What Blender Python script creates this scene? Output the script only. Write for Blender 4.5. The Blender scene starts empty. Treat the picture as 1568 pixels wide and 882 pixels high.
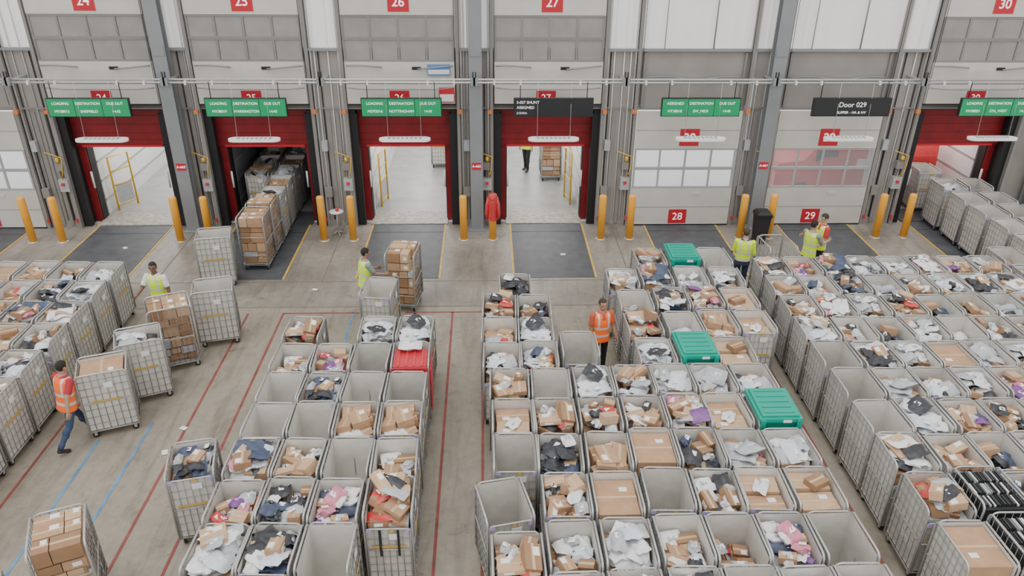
import bpy, math, random
import numpy as np
from mathutils import Vector, Matrix, noise
random.seed(7)
S=bpy.context.scene
COL=S.collection
H=9.3
# ---------------------------------------------------------------- materials
def mat(name,col,rough=0.6,metal=0.0,var=0.0,scale=8.0,emit=None,es=0.0,bump=0.0,alpha=None):
    m=bpy.data.materials.new(name); m.use_nodes=True
    nt=m.node_tree; b=nt.nodes['Principled BSDF']
    b.inputs['Base Color'].default_value=(*col,1); b.inputs['Roughness'].default_value=rough
    b.inputs['Metallic'].default_value=metal
    if var>0 or bump>0:
        tc=nt.nodes.new('ShaderNodeTexCoord')
        n=nt.nodes.new('ShaderNodeTexNoise'); n.inputs['Scale'].default_value=scale; n.inputs['Detail'].default_value=4
        nt.links.new(tc.outputs['Object'],n.inputs['Vector'])
        if var>0:
            r=nt.nodes.new('ShaderNodeValToRGB')
            r.color_ramp.elements[0].position=0.3; r.color_ramp.elements[1].position=0.7
            r.color_ramp.elements[0].color=(*[c*(1-var) for c in col],1)
            r.color_ramp.elements[1].color=(*[min(1,c*(1+var)) for c in col],1)
            nt.links.new(n.outputs['Fac'],r.inputs['Fac']); nt.links.new(r.outputs['Color'],b.inputs['Base Color'])
        if bump>0:
            bp=nt.nodes.new('ShaderNodeBump'); bp.inputs['Strength'].default_value=bump; bp.inputs['Distance'].default_value=0.02
            nt.links.new(n.outputs['Fac'],bp.inputs['Height']); nt.links.new(bp.outputs['Normal'],b.inputs['Normal'])
    if emit:
        b.inputs['Emission Color'].default_value=(*emit,1); b.inputs['Emission Strength'].default_value=es
    return m
M_sheet=mat('grey_plastic_sheet',(0.68,0.655,0.61),0.55,0,0.07,4,bump=0.5)
M_sheet2=mat('grey_plastic_sheet_aged',(0.58,0.558,0.515),0.6,0,0.1,4,bump=0.5)
M_galv=mat('galvanised_steel',(0.52,0.52,0.51),0.38,0.45,0.1,20)
M_wire=mat('dull_mesh_wire',(0.27,0.27,0.27),0.5,0.3,0.1,20)
M_dark=mat('dark_rubber',(0.02,0.02,0.022),0.7)
M_steelgrey=mat('painted_steel_grey',(0.27,0.285,0.30),0.5,0.1,0.05,2)
M_taupe=mat('taupe_wall_panel',(0.335,0.31,0.29),0.8,0,0.1,1.2)
M_taupe2=mat('taupe_frame',(0.265,0.25,0.235),0.7,0,0.05,3)
M_clad=mat('white_cladding',(0.80,0.80,0.79),0.5,0,0.03,1,emit=(1,0.99,0.97),es=0.25)  # emission stands in for daylight coming through the translucent cladding
M_white=mat('door_panel_white',(0.64,0.62,0.58),0.45,0,0.05,2)
M_wframe=mat('door_window_frame',(0.42,0.42,0.42),0.45,0,0.04,2)
M_pane=mat('door_pane_translucent',(0.31,0.30,0.29),0.3,0,0.1,2)
M_redplate=mat('red_plate',(0.56,0.02,0.035),0.5)
M_red=mat('red_curtain',(0.25,0.009,0.014),0.55,0,0.2,3)  # red set darker: shadow on the dock header is put into the colour
M_black=mat('black_pad',(0.012,0.012,0.014),0.6)
M_yel=mat('yellow_paint',(0.80,0.47,0.03),0.5,0,0.06,8)
M_boll=mat('bollard_orange_yellow',(0.93,0.42,0.04),0.45,0,0.06,6)
M_green=mat('sign_green',(0.0,0.27,0.10),0.4,emit=(0.0,0.42,0.15),es=0.22)
M_sblack=mat('sign_black',(0.02,0.022,0.025),0.35)
M_text=mat('sign_text_white',(0.9,0.9,0.9),0.5,emit=(1,1,1),es=0.6)
M_lightw=mat('white_luminaire',(0.8,0.8,0.78),0.4,emit=(1,1,0.97),es=0.2)
M_card=mat('cardboard',(0.45,0.275,0.16),0.8,0,0.12,6)
M_card2=mat('cardboard_light',(0.55,0.37,0.23),0.8,0,0.1,6)
M_card3=mat('cardboard_dark',(0.32,0.185,0.10),0.8,0,0.1,6)
M_tape=mat('parcel_tape',(0.57,0.42,0.26),0.3)
M_label=mat('paper_label',(0.85,0.85,0.84),0.6)
M_bagw=mat('bag_white',(0.78,0.785,0.79),0.4,0,0.06,15,bump=0.5)
M_bagb=mat('bag_pale_blue',(0.62,0.67,0.74),0.4,0,0.08,15,bump=0.5)
M_bagg=mat('bag_grey',(0.45,0.465,0.49),0.4,0,0.1,12,bump=0.5)
M_bagd=mat('bag_dark',(0.035,0.037,0.045),0.4,0,0.3,12,bump=0.5)
M_bagn=mat('bag_navy',(0.06,0.08,0.14),0.5,0,0.2,12,bump=0.5)
M_bagp=mat('bag_purple',(0.20,0.07,0.27),0.4,0,0.2,12,bump=0.5)
M_bagr=mat('bag_red',(0.58,0.05,0.05),0.4,0,0.1,12,bump=0.5)
M_bago=mat('bag_orange',(0.75,0.22,0.06),0.4,0,0.1,12,bump=0.5)
M_bagpk=mat('bag_pink',(0.62,0.22,0.30),0.4,0,0.1,12,bump=0.5)
M_lav=mat('lavender_tag',(0.45,0.36,0.66),0.5)
M_teal=mat('teal_green_plastic',(0.0,0.33,0.235),0.45,0,0.04,5)
M_redpl=mat('red_plastic',(0.55,0.03,0.05),0.4,0,0.08,6)
M_mat=mat('leveller_dark_plate',(0.08,0.085,0.093),0.5,0,0.2,3)
M_crate=mat('dark_crate',(0.035,0.037,0.04),0.5,0,0.1,6)
M_blue=mat('tape_blue',(0.11,0.25,0.44),0.6,0,0.25,3)
M_rtape=mat('tape_red',(0.25,0.065,0.055),0.65,0,0.25,3)
M_ytape=mat('tape_yellow',(0.62,0.38,0.07),0.6,0,0.2,4)
M_notice=mat('notice_blue',(0.1,0.25,0.55),0.5)
def floor_mat():
    m=bpy.data.materials.new('polished_concrete'); m.use_nodes=True
    nt=m.node_tree; b=nt.nodes['Principled BSDF']
    g=nt.nodes.new('ShaderNodeNewGeometry'); sx=nt.nodes.new('ShaderNodeSeparateXYZ'); nt.links.new(g.outputs['Position'],sx.inputs[0])
    def nz(scale,det,rough=.6,vec=None,dist=0):
        n=nt.nodes.new('ShaderNodeTexNoise'); n.inputs['Scale'].default_value=scale; n.inputs['Detail'].default_value=det; n.inputs['Roughness'].default_value=rough; n.inputs['Distortion'].default_value=dist
        nt.links.new(vec if vec else g.outputs['Position'],n.inputs['Vector']); return n
    n=nz(0.45,7); n2=nz(6,5)
    mp=nt.nodes.new('ShaderNodeMapping'); mp.inputs['Scale'].default_value=(2.2,0.35,1); nt.links.new(g.outputs['Position'],mp.inputs['Vector'])
    n3=nz(1.3,6,.7,mp.outputs['Vector'],.6); n4=nz(2.1,8,.75,None,1.2)
    def ramp(c0,c1,src,a=.32,z=.68):
        r=nt.nodes.new('ShaderNodeValToRGB'); r.color_ramp.elements[0].position=a; r.color_ramp.elements[1].position=z
        r.color_ramp.elements[0].color=(*c0,1); r.color_ramp.elements[1].color=(*c1,1); nt.links.new(src,r.inputs['Fac']); return r
    ra=ramp((0.265,0.232,0.182),(0.36,0.32,0.26),n.outputs['Fac'])
    rb=ramp((0.195,0.175,0.145),(0.35,0.32,0.275),n.outputs['Fac'])
    mr=nt.nodes.new('ShaderNodeMapRange'); mr.inputs['From Min'].default_value=16.65; mr.inputs['From Max'].default_value=16.72
    nt.links.new(sx.outputs['Y'],mr.inputs['Value'])
    mx=nt.nodes.new('ShaderNodeMix'); mx.data_type='RGBA'
    nt.links.new(mr.outputs['Result'],mx.inputs['Factor']); nt.links.new(ra.outputs['Color'],mx.inputs['A']); nt.links.new(rb.outputs['Color'],mx.inputs['B'])
    cur=mx.outputs['Result']
    for r2 in (ramp((0.88,)*3,(1.06,)*3,n2.outputs['Fac']),ramp((0.76,0.755,0.75),(1.0,)*3,n3.outputs['Fac'],.37,.51),ramp((0.64,0.63,0.61),(1.0,)*3,n4.outputs['Fac'],.31,.44)):
        mu=nt.nodes.new('ShaderNodeMix'); mu.data_type='RGBA'; mu.blend_type='MULTIPLY'; mu.inputs['Factor'].default_value=1
        nt.links.new(cur,mu.inputs['A']); nt.links.new(r2.outputs['Color'],mu.inputs['B']); cur=mu.outputs['Result']
    nt.links.new(cur,b.inputs['Base Color'])
    rr=nt.nodes.new('ShaderNodeMapRange'); rr.inputs['To Min'].default_value=0.28; rr.inputs['To Max'].default_value=0.55
    nt.links.new(n.outputs['Fac'],rr.inputs['Value']); nt.links.new(rr.outputs['Result'],b.inputs['Roughness'])
    return m
M_floor=floor_mat()
M_tfloor=mat('trailer_floor',(0.34,0.34,0.33),0.35,0,0.15,2)
M_twall=mat('trailer_wall',(0.75,0.75,0.74),0.5,0,0.04,2)
M_plate=mat('worn_dock_plate',(0.42,0.39,0.34),0.5,0.1,0.3,8)
M_ground=mat('outside_concrete',(0.85,0.85,0.84),0.8,0,0.05,1)
def glass():
    m=bpy.data.materials.new('window_glass'); m.use_nodes=True; nt=m.node_tree
    nt.nodes.remove(nt.nodes['Principled BSDF']); o=nt.nodes['Material Output']
    t=nt.nodes.new('ShaderNodeBsdfTransparent'); t.inputs['Color'].default_value=(0.95,0.96,0.98,1)
    gl=nt.nodes.new('ShaderNodeBsdfDiffuse'); gl.inputs['Color'].default_value=(0.9,0.92,0.95,1)
    x=nt.nodes.new('ShaderNodeMixShader'); x.inputs[0].default_value=0.15
    nt.links.new(t.outputs[0],x.inputs[1]); nt.links.new(gl.outputs[0],x.inputs[2]); nt.links.new(x.outputs[0],o.inputs[0]); return m
M_glass=glass()
# ---------------------------------------------------------------- mesh builder
class MB:
    def __init__(s): s.v=[];s.f=[];s.m=[];s.s=[];s.mats=[]
    def mi(s,mt):
        if mt not in s.mats: s.mats.append(mt)
        return s.mats.index(mt)
    def add(s,vs,fs,mt,sm=False,M=None):
        o=len(s.v); i=s.mi(mt)
        for p in vs:
            p=Vector(p)
            if M is not None: p=M@p
            s.v.append(p[:])
        for f in fs: s.f.append([k+o for k in f]); s.m.append(i); s.s.append(sm)
    def box(s,c,d,mt,M=None,R=None):
        x,y,z=d[0]/2,d[1]/2,d[2]/2
        vs=[Vector((a,b,e)) for a in(-x,x) for b in(-y,y) for e in(-z,z)]
        if R is not None: vs=[R@v for v in vs]
        vs=[v+Vector(c) for v in vs]
        s.add(vs,[(0,1,3,2),(4,6,7,5),(0,4,5,1),(2,3,7,6),(0,2,6,4),(1,5,7,3)],mt,False,M)
    def tube(s,pts,r,mt,n=6,closed=False,M=None,cap=True,sm=True):
        pts=[Vector(p) for p in pts]; vs=[];fs=[]; N=len(pts)
        rs=r if isinstance(r,(list,tuple)) else [r]*N
        prev=None
        for i,p in enumerate(pts):
            if closed: d=(pts[(i+1)%N]-pts[i-1])
            else: d=pts[min(i+1,N-1)]-pts[max(i-1,0)]
            d.normalize()
            if prev is None:
                a=Vector((0,0,1)) if abs(d.z)<.9 else Vector((1,0,0))
                u=d.cross(a).normalized()
            else: u=(prev-d*prev.dot(d)).normalized()
            prev=u; w=d.cross(u)
            for k in range(n):
                t=2*math.pi*k/n; vs.append(p+(u*math.cos(t)+w*math.sin(t))*rs[i])
        for i in range(N if closed else N-1):
            j=(i+1)%N
            for k in range(n): fs.append((i*n+k,i*n+(k+1)%n,j*n+(k+1)%n,j*n+k))
        if cap and not closed: fs.append(list(range(n))[::-1]); fs.append([ (N-1)*n+k for k in range(n)])
        s.add(vs,fs,mt,sm,M)
    def cyl(s,p0,p1,r,mt,n=12,r1=None,M=None,sm=True): s.tube([p0,p1],[r,r if r1 is None else r1],mt,n,M=M,sm=sm)
    def sphere(s,c,r,mt,n=12,m=8,M=None,R=None):
        if not isinstance(r,(tuple,list)): r=(r,r,r)
        vs=[(0,0,r[2])];fs=[]
        for i in range(1,m):
            a=math.pi*i/m
            for k in range(n):
                b=2*math.pi*k/n; vs.append((r[0]*math.sin(a)*math.cos(b),r[1]*math.sin(a)*math.sin(b),r[2]*math.cos(a)))
        vs.append((0,0,-r[2])); L=len(vs)-1
        for k in range(n): fs.append((0,1+k,1+(k+1)%n)); fs.append((L,1+(m-2)*n+(k+1)%n,1+(m-2)*n+k))
        for i in range(m-2):
            for k in range(n): fs.append((1+i*n+k,1+(i+1)*n+k,1+(i+1)*n+(k+1)%n,1+i*n+(k+1)%n))
        vs=[Vector(v) for v in vs]
        if R is not None: vs=[R@v for v in vs]
        s.add([v+Vector(c) for v in vs],fs,mt,True,M)
    def mesh(s,name):
        me=bpy.data.meshes.new(name); me.from_pydata(s.v,[],s.f)
        for m_ in s.mats: me.materials.append(m_)
        me.polygons.foreach_set('material_index',s.m); me.polygons.foreach_set('use_smooth',s.s); me.update(); return me
    def obj(s,name,loc=(0,0,0),rz=0,parent=None):
        o=bpy.data.objects.new(name,s.mesh(name)); COL.objects.link(o); o.location=loc; o.rotation_euler=(0,0,rz)
        if parent: o.parent=parent
        return o
def link(name,me,loc,rz=0,parent=None):
    o=bpy.data.objects.new(name,me); COL.objects.link(o); o.location=loc; o.rotation_euler=(0,0,rz)
    if parent: o.parent=parent
    return o
def text(body,size,loc,parent,mt=M_text,ax='LEFT',rot=(math.pi/2,0,0),name='lettering',off=0.012):
    c=bpy.data.curves.new(name,'FONT'); c.body=body; c.size=size; c.align_x=ax; c.align_y='CENTER'; c.extrude=0.002; c.offset=off*size
    c.materials.append(mt); o=bpy.data.objects.new(name,c); COL.objects.link(o); o.location=loc; o.rotation_euler=rot
    if parent: o.parent=parent
    return o
# ---------------------------------------------------------------- camera
cam=bpy.data.cameras.new('camera'); co=bpy.data.objects.new('camera',cam); COL.objects.link(co); S.camera=co
cam.sensor_width=36; cam.lens=36*1190/1568; cam.clip_end=300
PITCH,YAW,ROLL=27.8,2.0,0.5
Rm=Matrix.Rotation(-math.radians(YAW),4,'Z')@Matrix.Rotation(math.radians(90-PITCH),4,'X')@Matrix.Rotation(math.radians(ROLL),4,'Z')
co.matrix_world=Matrix.Translation((0,0,H))@Rm
# ---------------------------------------------------------------- light
w=bpy.data.worlds.new('skylight'); S.world=w; w.use_nodes=True
w.node_tree.nodes['Background'].inputs[0].default_value=(1,0.985,0.96,1); w.node_tree.nodes['Background'].inputs[1].default_value=1.35
sl=bpy.data.lights.new('roof_daylight','SUN'); sl.energy=1.4; sl.angle=math.radians(45); so=bpy.data.objects.new('roof_daylight',sl); COL.objects.link(so)
so.rotation_euler=(math.radians(14),math.radians(-10),0); so.location=(0,5,12)
# ---------------------------------------------------------------- shell
WY=21.8
def DX(i): return -10.5+4.07*(i-24)
OPEN=[24,25,26,27,30,31]; CLOSED=[22,23,28,29]
b=MB(); b.box((0,9,-0.1),(60,26.0,0.2),M_floor); b.obj('floor')
b=MB(); b.box((0,42,-0.12),(80,40,0.2),M_ground); b.obj('outside_ground')
b=MB(); HW=1.55; TOPZ=3.5
xs=[DX(i) for i in range(22,32)]
for k in range(len(xs)+1):
    x0=xs[k-1]+HW if k>0 else -30; x1=xs[k]-HW if k<len(xs) else 30
    b.box(((x0+x1)/2,WY+0.15,TOPZ/2),(x1-x0,0.3,TOPZ),M_taupe)
b.box((0,WY+0.15,(TOPZ+5.15)/2),(60,0.3,5.15-TOPZ),M_taupe)
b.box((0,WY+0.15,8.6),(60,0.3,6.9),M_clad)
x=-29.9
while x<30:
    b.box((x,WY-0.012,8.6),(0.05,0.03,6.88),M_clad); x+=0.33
b.obj('wall_back')
b=MB()
b.box((0,WY-0.05,5.17),(60,0.12,0.07),M_steelgrey); b.box((0,WY-0.03,6.75),(60,0.08,0.1),M_steelgrey)
b.box((0,WY-0.02,3.56),(60,0.05,0.05),M_taupe2)
for i in (28,29):
    x=DX(i); b.box((x,WY-0.03,4.35),(2.9,0.04,0.03),M_taupe2)
    for q in(-1.4,1.4): b.box((x+q,WY-0.04,4.35),(0.06,0.06,1.5),M_taupe2)
    b.tube([(x+t*2.8-1.4,WY-0.12,4.42+0.04*math.sin(t*9)) for t in [k/14 for k in range(15)]],0.02,M_steelgrey,6)
    b.tube([(x+.45,WY-0.08,5.2),(x+.45,WY-0.08,7.5)],0.02,M_steelgrey,6); b.tube([(x-.9,WY-0.08,5.2),(x-.9,WY-0.08,7.5)],0.012,M_steelgrey,6)
b.obj('trim_1')
for k,x in enumerate([-17.0,-8.65,-0.3,8.0,16.3]):
    b=MB(); cy=WY-0.32
    b.box((x,cy-0.14,6),(0.36,0.03,12),M_steelgrey); b.box((x,cy+0.14,6),(0.36,0.03,12),M_steelgrey); b.box((x,cy,6),(0.03,0.25,12),M_steelgrey)
    b.box((x,cy,0.02),(0.5,0.5,0.04),M_steelgrey)
    b.box((x,cy-0.165,2.0),(0.26,0.012,0.2),M_redplate)
    for z in (4.4,5.2,6.7): b.box((x,cy-0.16,z),(0.3,0.02,0.25),M_steelgrey)
    o=b.obj('steel_column')
    text('A-6%d'%(64-k),0.1,(x,cy-0.173,2.0),o,ax='CENTER')
def sectional_door(i,z0,seethru):
    x=DX(i); b=MB(); yy=WY-0.13; w=3.0
    pane=M_glass if seethru else M_pane
    fm=M_wframe if seethru else M_taupe2
    seg=[(0,0.6),(0.6,1.2),(2.4,2.95),(2.95,3.5)]
    for a,c in seg: b.box((x,yy,z0+(a+c)/2),(w,0.06,c-a-0.012),M_white)
    for a in (0.6,2.95): b.box((x,yy-0.01,z0+a),(w,0.055,0.01),M_taupe2)
    cw=w/4
    for r in range(2):
        za=1.2+0.6*r
        for c in range(4):
            b.box((x-w/2+cw*(c+.5),yy,z0+za+0.3),(cw-0.07,0.012,0.53),pane)
        b.box((x,yy,z0+za+0.02),(w,0.06,0.05),fm); b.box((x,yy,z0+za+0.58),(w,0.06,0.035),fm)
        for c in range(5): b.box((x-w/2+cw*c+(0.03 if c==0 else -0.03 if c==4 else 0),yy,z0+za+0.3),(0.05,0.056,0.52),fm)
    zl=z0+(0.30 if seethru else 0.22); hl=0.44 if seethru else 0.38
    b.box((x-0.05,yy-0.037,zl),(0.54,0.012,hl),M_redplate)
    b.box((x+0.05,yy-0.037,z0+2.74),(0.56,0.012,0.5),M_redplate)
    pts=[(x-1.45+t*2.9,yy-0.08,z0+1.05+0.05*math.sin(t*math.pi*2+1)) for t in [k/12 for k in range(13)]]
    if not seethru:
        b.tube(pts[:5],0.02,M_steelgrey,6); b.tube(pts[8:],0.02,M_steelgrey,6)
        b.tube([(x-1.45,yy-0.1,z0+.5),(x-1.0,yy-.12,z0+.46),(x+1.0,yy-.12,z0+.46),(x+1.45,yy-.1,z0+.5)],0.015,M_steelgrey,6)
    b.box((x+0.45,yy-0.04,z0+1.02),(0.24,0.02,0.08),M_dark if not seethru else M_white)
    b.box((x,yy,z0+0.02),(w,0.07,0.05),M_dark)
    o=b.obj('sectional_dock_door')
    text(str(i),0.32 if seethru else 0.27,(x-0.05,yy-0.046,zl-.01),o,ax='CENTER',off=0); text(str(i),0.34,(x+0.05,yy-0.046,z0+2.73),o,ax='CENTER')
    return o
for i in CLOSED: sectional_door(i,0.0,True)
for i in OPEN: sectional_door(i,3.67,False)
b=MB()
for i in range(22,32):
    x=DX(i)
    for sgn in(-1,1):
        b.box((x+sgn*1.57,WY-0.09,4.1),(0.09,0.14,8.2),M_taupe2)
        b.box((x+sgn*1.66,WY-0.03,4.1),(0.05,0.05,8.2),M_galv)
        b.box((x+sgn*1.615,WY-0.05,4.1),(0.02,0.05,8.2),M_dark)
        b.tube([(x+sgn*1.5,WY-0.22,3.7),(x+sgn*1.5,WY-0.22,8.5)],0.008,M_dark,4)
        b.box((x+sgn*1.62,WY-0.2,3.5),(0.12,0.1,0.1),M_bago)
        b.box((x+sgn*1.62,WY-0.17,0.25),(0.06,0.06,0.12),M_bagr)
b.obj('door_track')
for i in OPEN:
    x=DX(i); b=MB()
    for sgn in(-1,1):
        b.box((x+sgn*1.45,WY+0.55,1.75),(0.2,1.1,3.48),M_black)
        b.box((x+sgn*1.42,WY+0.06,1.7),(0.24,0.16,3.4),M_black)
        b.box((x+sgn*1.24,WY+0.4,1.75),(0.2,0.04,3.48),M_red)
        b.box((x+sgn*1.19,WY+0.58,1.3),(0.14,0.3,2.6),M_black)
        b.cyl((x+sgn*1.1,WY+0.3,1.1),(x+sgn*1.1,WY+0.3,1.6),0.03,M_label,8)
    b.box((x,WY+0.35,2.93),(2.7,0.04,1.14),M_red)
    for z in (2.55,2.75,3.0,3.25): b.box((x,WY+0.325,z),(2.6,0.02,0.012),M_red)
    b.box((x,WY+0.3,2.38),(2.3,0.06,0.06),M_redplate)
    b.box((x,WY+0.6,3.53),(3.1,1.2,0.06),M_black)
    b.obj('dock_shelter')
    b=MB()
    y0=WY+0.9; y1=WY+12; zt=2.6; hw=1.2
    b.box((x,(y0+y1)/2,-0.0),(2*hw,y1-y0,0.05),M_tfloor)
    wm=M_twall if i!=25 else M_steelgrey
    b.box((x-hw,(y0+y1)/2,zt/2),(0.05,y1-y0,zt),wm); b.box((x+hw,(y0+y1)/2,zt/2),(0.05,y1-y0,zt),wm)
    b.box((x,(y0+y1)/2,zt),(2*hw,y1-y0,0.05),wm); b.box((x,y1,zt/2),(2*hw,0.05,zt),wm)
    for sgn in(-1,1):
        for k in range(3): b.box((x+sgn*(hw-0.035),(y0+y1)/2,0.5+0.6*k),(0.02,y1-y0,0.06),M_galv)
    if i==25:
        for k in range(10): b.box((x-1.05+0.233*k,y0+0.1,2.25),(0.225,0.06,0.1),M_yel if k%2 else M_black)
        for k in range(5): b.box((x,y0+0.5+k*1.2,2.5),(2.3,0.06,0.08),M_yel)
    b.obj('trailer_interior')
    if i!=25:
        a=bpy.data.lights.new('trailer_fill_light','AREA'); a.shape='RECTANGLE'; a.size=1.6; a.size_y=10; a.energy=230; a.color=(1,0.99,0.97)  # added area lamp brightens the trailer, in place of a translucent roof
        ao=bpy.data.objects.new('trailer_fill_light',a); COL.objects.link(ao); ao.location=(x,WY+6,zt-0.06)
for i in range(23,32):
    x=DX(i)+(0.06 if i>=27 else 0); b=MB()
    b.box((x,(18.2+WY)/2,0.004),(2.1,WY-18.2,0.012),M_mat)
    for sgn in(-1,1): b.box((x+sgn*1.09,(18.2+WY)/2,0.004),(0.05,WY-18.2,0.012),M_ytape)
    b.box((x,WY-0.6,0.011),(2.1,0.02,0.004),M_dark)
    if i in OPEN: b.box((DX(i),WY+0.5,0.02),(2.3,1.0,0.03),M_plate if i in(26,27,24) else M_mat)
    b.obj('dock_leveller')
def tape(x0,y0,x1,y1,wd,mt,name):
    b=MB(); d=Vector((x1-x0,y1-y0,0)); L=d.length; c=Vector(((x0+x1)/2,(y0+y1)/2,0.003))
    R=Matrix.Rotation(math.atan2(d.y,d.x),3,'Z'); b.box(c,(L,wd,0.004),mt,R=R); b.obj(name)
for x,y0,y1 in [(-5.76,3,16.4),(-4.92,3,16.4),(-0.86,3,16.4),(6.05,3,15.2),(-0.12,3,14),(-8.12,3,13.2)]:
    tape(x,y0,x,y1,0.05,M_rtape,'floor_tape_red')
for x,y0,y1 in [(-7.25,3,11.7),(-6.45,3,12.2),(-3.25,15,16.4)]: tape(x,y0,x,y1,0.05,M_blue,'floor_tape_blue')
tape(-4.92,16.4,-2.9,16.4,0.05,M_rtape,'floor_tape_red'); tape(-2.0,16.4,0.2,16.4,0.05,M_rtape,'floor_tape_red')
b=MB()
M_joint=mat('floor_joint',(0.16,0.145,0.12),0.8)
for y in (16.7,18.05): b.box((0,y,0.001),(44,0.03,0.004),M_joint)
for x in (-4.3,3.75,-8.6): b.box((x,19.9,0.001),(0.03,3.7,0.004),M_joint)
b.obj('floor_joint')
for x in [-12.57,-8.4,-4.3,-0.27,3.72,7.82,11.87]:
    for s_ in(-0.42,0.42):
        b=MB(); px=x+s_
        b.tube([(0,0,0),(0,0,1.3),(0,0,1.335),(0,0,1.35)],[0.105,0.105,0.09,0.05],M_boll,16); b.cyl((0,0,0),(0,0,0.015),0.16,M_galv,16)
        b.obj('safety_bollard',(px,20.7,0))
b=MB()
for dz,dy in((0,0),(0.07,0.05)): b.tube([(-22,20.9+dy,4.47+dz),(22,20.9+dy,4.47+dz)],0.03,M_galv,8)
for i in range(22,32):
    for sgn in(-1,1):
        x=DX(i)+sgn*2.0
        b.box((x,(20.9+WY)/2,4.47),(0.05,WY-20.9,0.05),M_galv); b.box((x,20.88,4.5),(0.12,0.1,0.2),M_steelgrey); b.tube([(x,20.9,4.4),(x,20.9,4.75)],0.02,M_dark,6)
        for q in (0.5,1.2): b.box((x-sgn*q,20.88,4.47),(0.05,0.08,0.1),M_label)
b.obj('support_rail')
SG={24:('g','LOADING  DESTINATION  DUE OUT','MV38012    SHEFFIELD       14:45'),25:('g','LOADING  DESTINATION  DUE OUT','MV38019   WARRINGTON    14:45'),
26:('g','LOADING  DESTINATION  DUE OUT','MD92016   NOTTINGHAM   14:45'),27:('k','S-027 SHUNT','ASSIGNED'),28:('g','ASSIGNED  DESTINATION  DUE OUT','MT38018    SW_MIDS          14:40'),
29:('k','Door 029','BUFFER - HA & NV'),30:('g','LOADING  DESTINATION  DUE OUT','MV38024    STH_WEST     14:30'),23:('g','LOADING  DESTINATION  DUE OUT','MV38010       LEEDS           14:40')}
SOFF={24:-.07,26:.07,27:.1,28:.05,29:.15,30:.18}
for i,(c,t1,t2) in SG.items():
    x=DX(i); e=MB(); mt=M_green if c=='g' else M_sblack
    e.box((0,0,0),(2.16,0.1,0.5),M_sblack); e.box((0,-0.055,0),(2.12,0.01,0.46),mt)
    for q in(-0.36,0.36): e.box((q,-0.061,0),(0.012,0.004,0.46),M_sblack)
    for q in(-0.9,0.9): e.cyl((q,0,0.25),(q,0,0.68),0.012,M_dark,6)
    o=e.obj('destination_display',(x+SOFF.get(i,0),20.88,3.82))
    if c=='g':
        a=t1.split('  '); bb=[s for s in t2.split('  ') if s.strip()]
        for k,(p,q) in enumerate(zip(a,bb)):
            xx=[-0.71,0.0,0.71][k]
            text(p.strip(),0.1,(xx,-0.062,0.11),o,ax='CENTER',off=0); text(q.strip(),0.1,(xx,-0.062,-0.1),o,ax='CENTER',off=0)
    elif i==27:
        text(t1,0.105,(-1.0,-0.062,0.14),o,off=0); text(t2,0.105,(-1.0,-0.062,0.0),o,off=0); text('2131016',0.08,(-1.0,-0.062,-0.15),o,off=0)
    else:
        text(t1,0.19,(0,-0.062,0.07),o,ax='CENTER',off=0); text(t2,0.1,(0,-0.062,-0.14),o,ax='CENTER',off=0)
    e=MB(); n=24; pts=[]
    for k in range(n):
        a=2*math.pi*k/n; cx=0.5 if math.cos(a)>0 else -0.5
        pts.append((cx+0.2*math.cos(a),0.17*math.sin(a)))
    vs=[(p,q,-0.03) for p,q in pts]+[(p,q,0.03) for p,q in pts]
    e.add(vs,[list(range(n))[::-1],list(range(n,2*n))]+[(k,(k+1)%n,n+(k+1)%n,n+k) for k in range(n)],M_lightw)
    for k in range(8): e.box((-0.42+k*0.12,0,0.033),(0.07,0.2,0.006),M_bagg)
    for q in(-0.45,0.45): e.cyl((q,0,0.03),(q,0.12,1.5),0.006,M_galv,6)
    e.obj('dock_luminaire',(x+(0.12 if i<29 else 0.2),20.75,2.97))
random.seed(3)
for k,x in enumerate([-12.5,-8.4,-4.35,-0.3,3.75,7.82,11.9]):
    b=MB()
    for q in (-0.32,-0.22,0.24,0.36,0.05): b.tube([(x+q,WY-0.03,0.2),(x+q,WY-0.03,random.choice([4.4,5.1,7.5]))],0.018,random.choice([M_galv,M_label,M_dark]),6)
    b.box((x-0.12,WY-0.02,1.75),(0.12,0.03,3.4),M_taupe2); b.box((x+.14,WY-0.02,1.75),(0.1,0.03,3.4),M_taupe2)
    bx=x+0.3
    b.box((bx,WY-0.12,1.35),(0.26,0.2,0.36),M_bagg); b.box((bx,WY-0.25,1.4),(0.08,0.06,0.08),M_bagr)
    b.box((bx-0.02,WY-0.12,1.9),(0.2,0.16,0.22),M_taupe2); b.sphere((bx,WY-0.2,2.12),(0.06,0.06,0.08),M_yel,8,6)
    b.box((x-0.3,WY-0.1,1.1),(0.2,0.16,0.28),M_taupe2); b.box((x-0.28,WY-0.1,2.5),(0.16,0.14,0.3),M_bagg)
    b.tube([(bx,WY-0.2,1.55),(bx+0.1,WY-0.3,1.75),(bx+0.15,WY-0.25,2.2),(bx-.3,WY-0.2,2.35)],0.015,M_yel,6)
    b.obj('door_control_box')
b=MB(); b.box((-1.3,WY-0.2,4.65),(0.62,0.01,0.3),M_notice); b.box((-1.3,WY-0.206,4.6),(0.58,0.004,0.12),M_label); b.obj('safety_notice')
b=MB(); b.box((-1.1,WY-0.24,3.98),(0.42,0.01,0.4),M_redplate); b.box((-1.1,WY-0.246,3.9),(0.38,0.004,0.2),M_label); b.obj('fire_notice')
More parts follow.
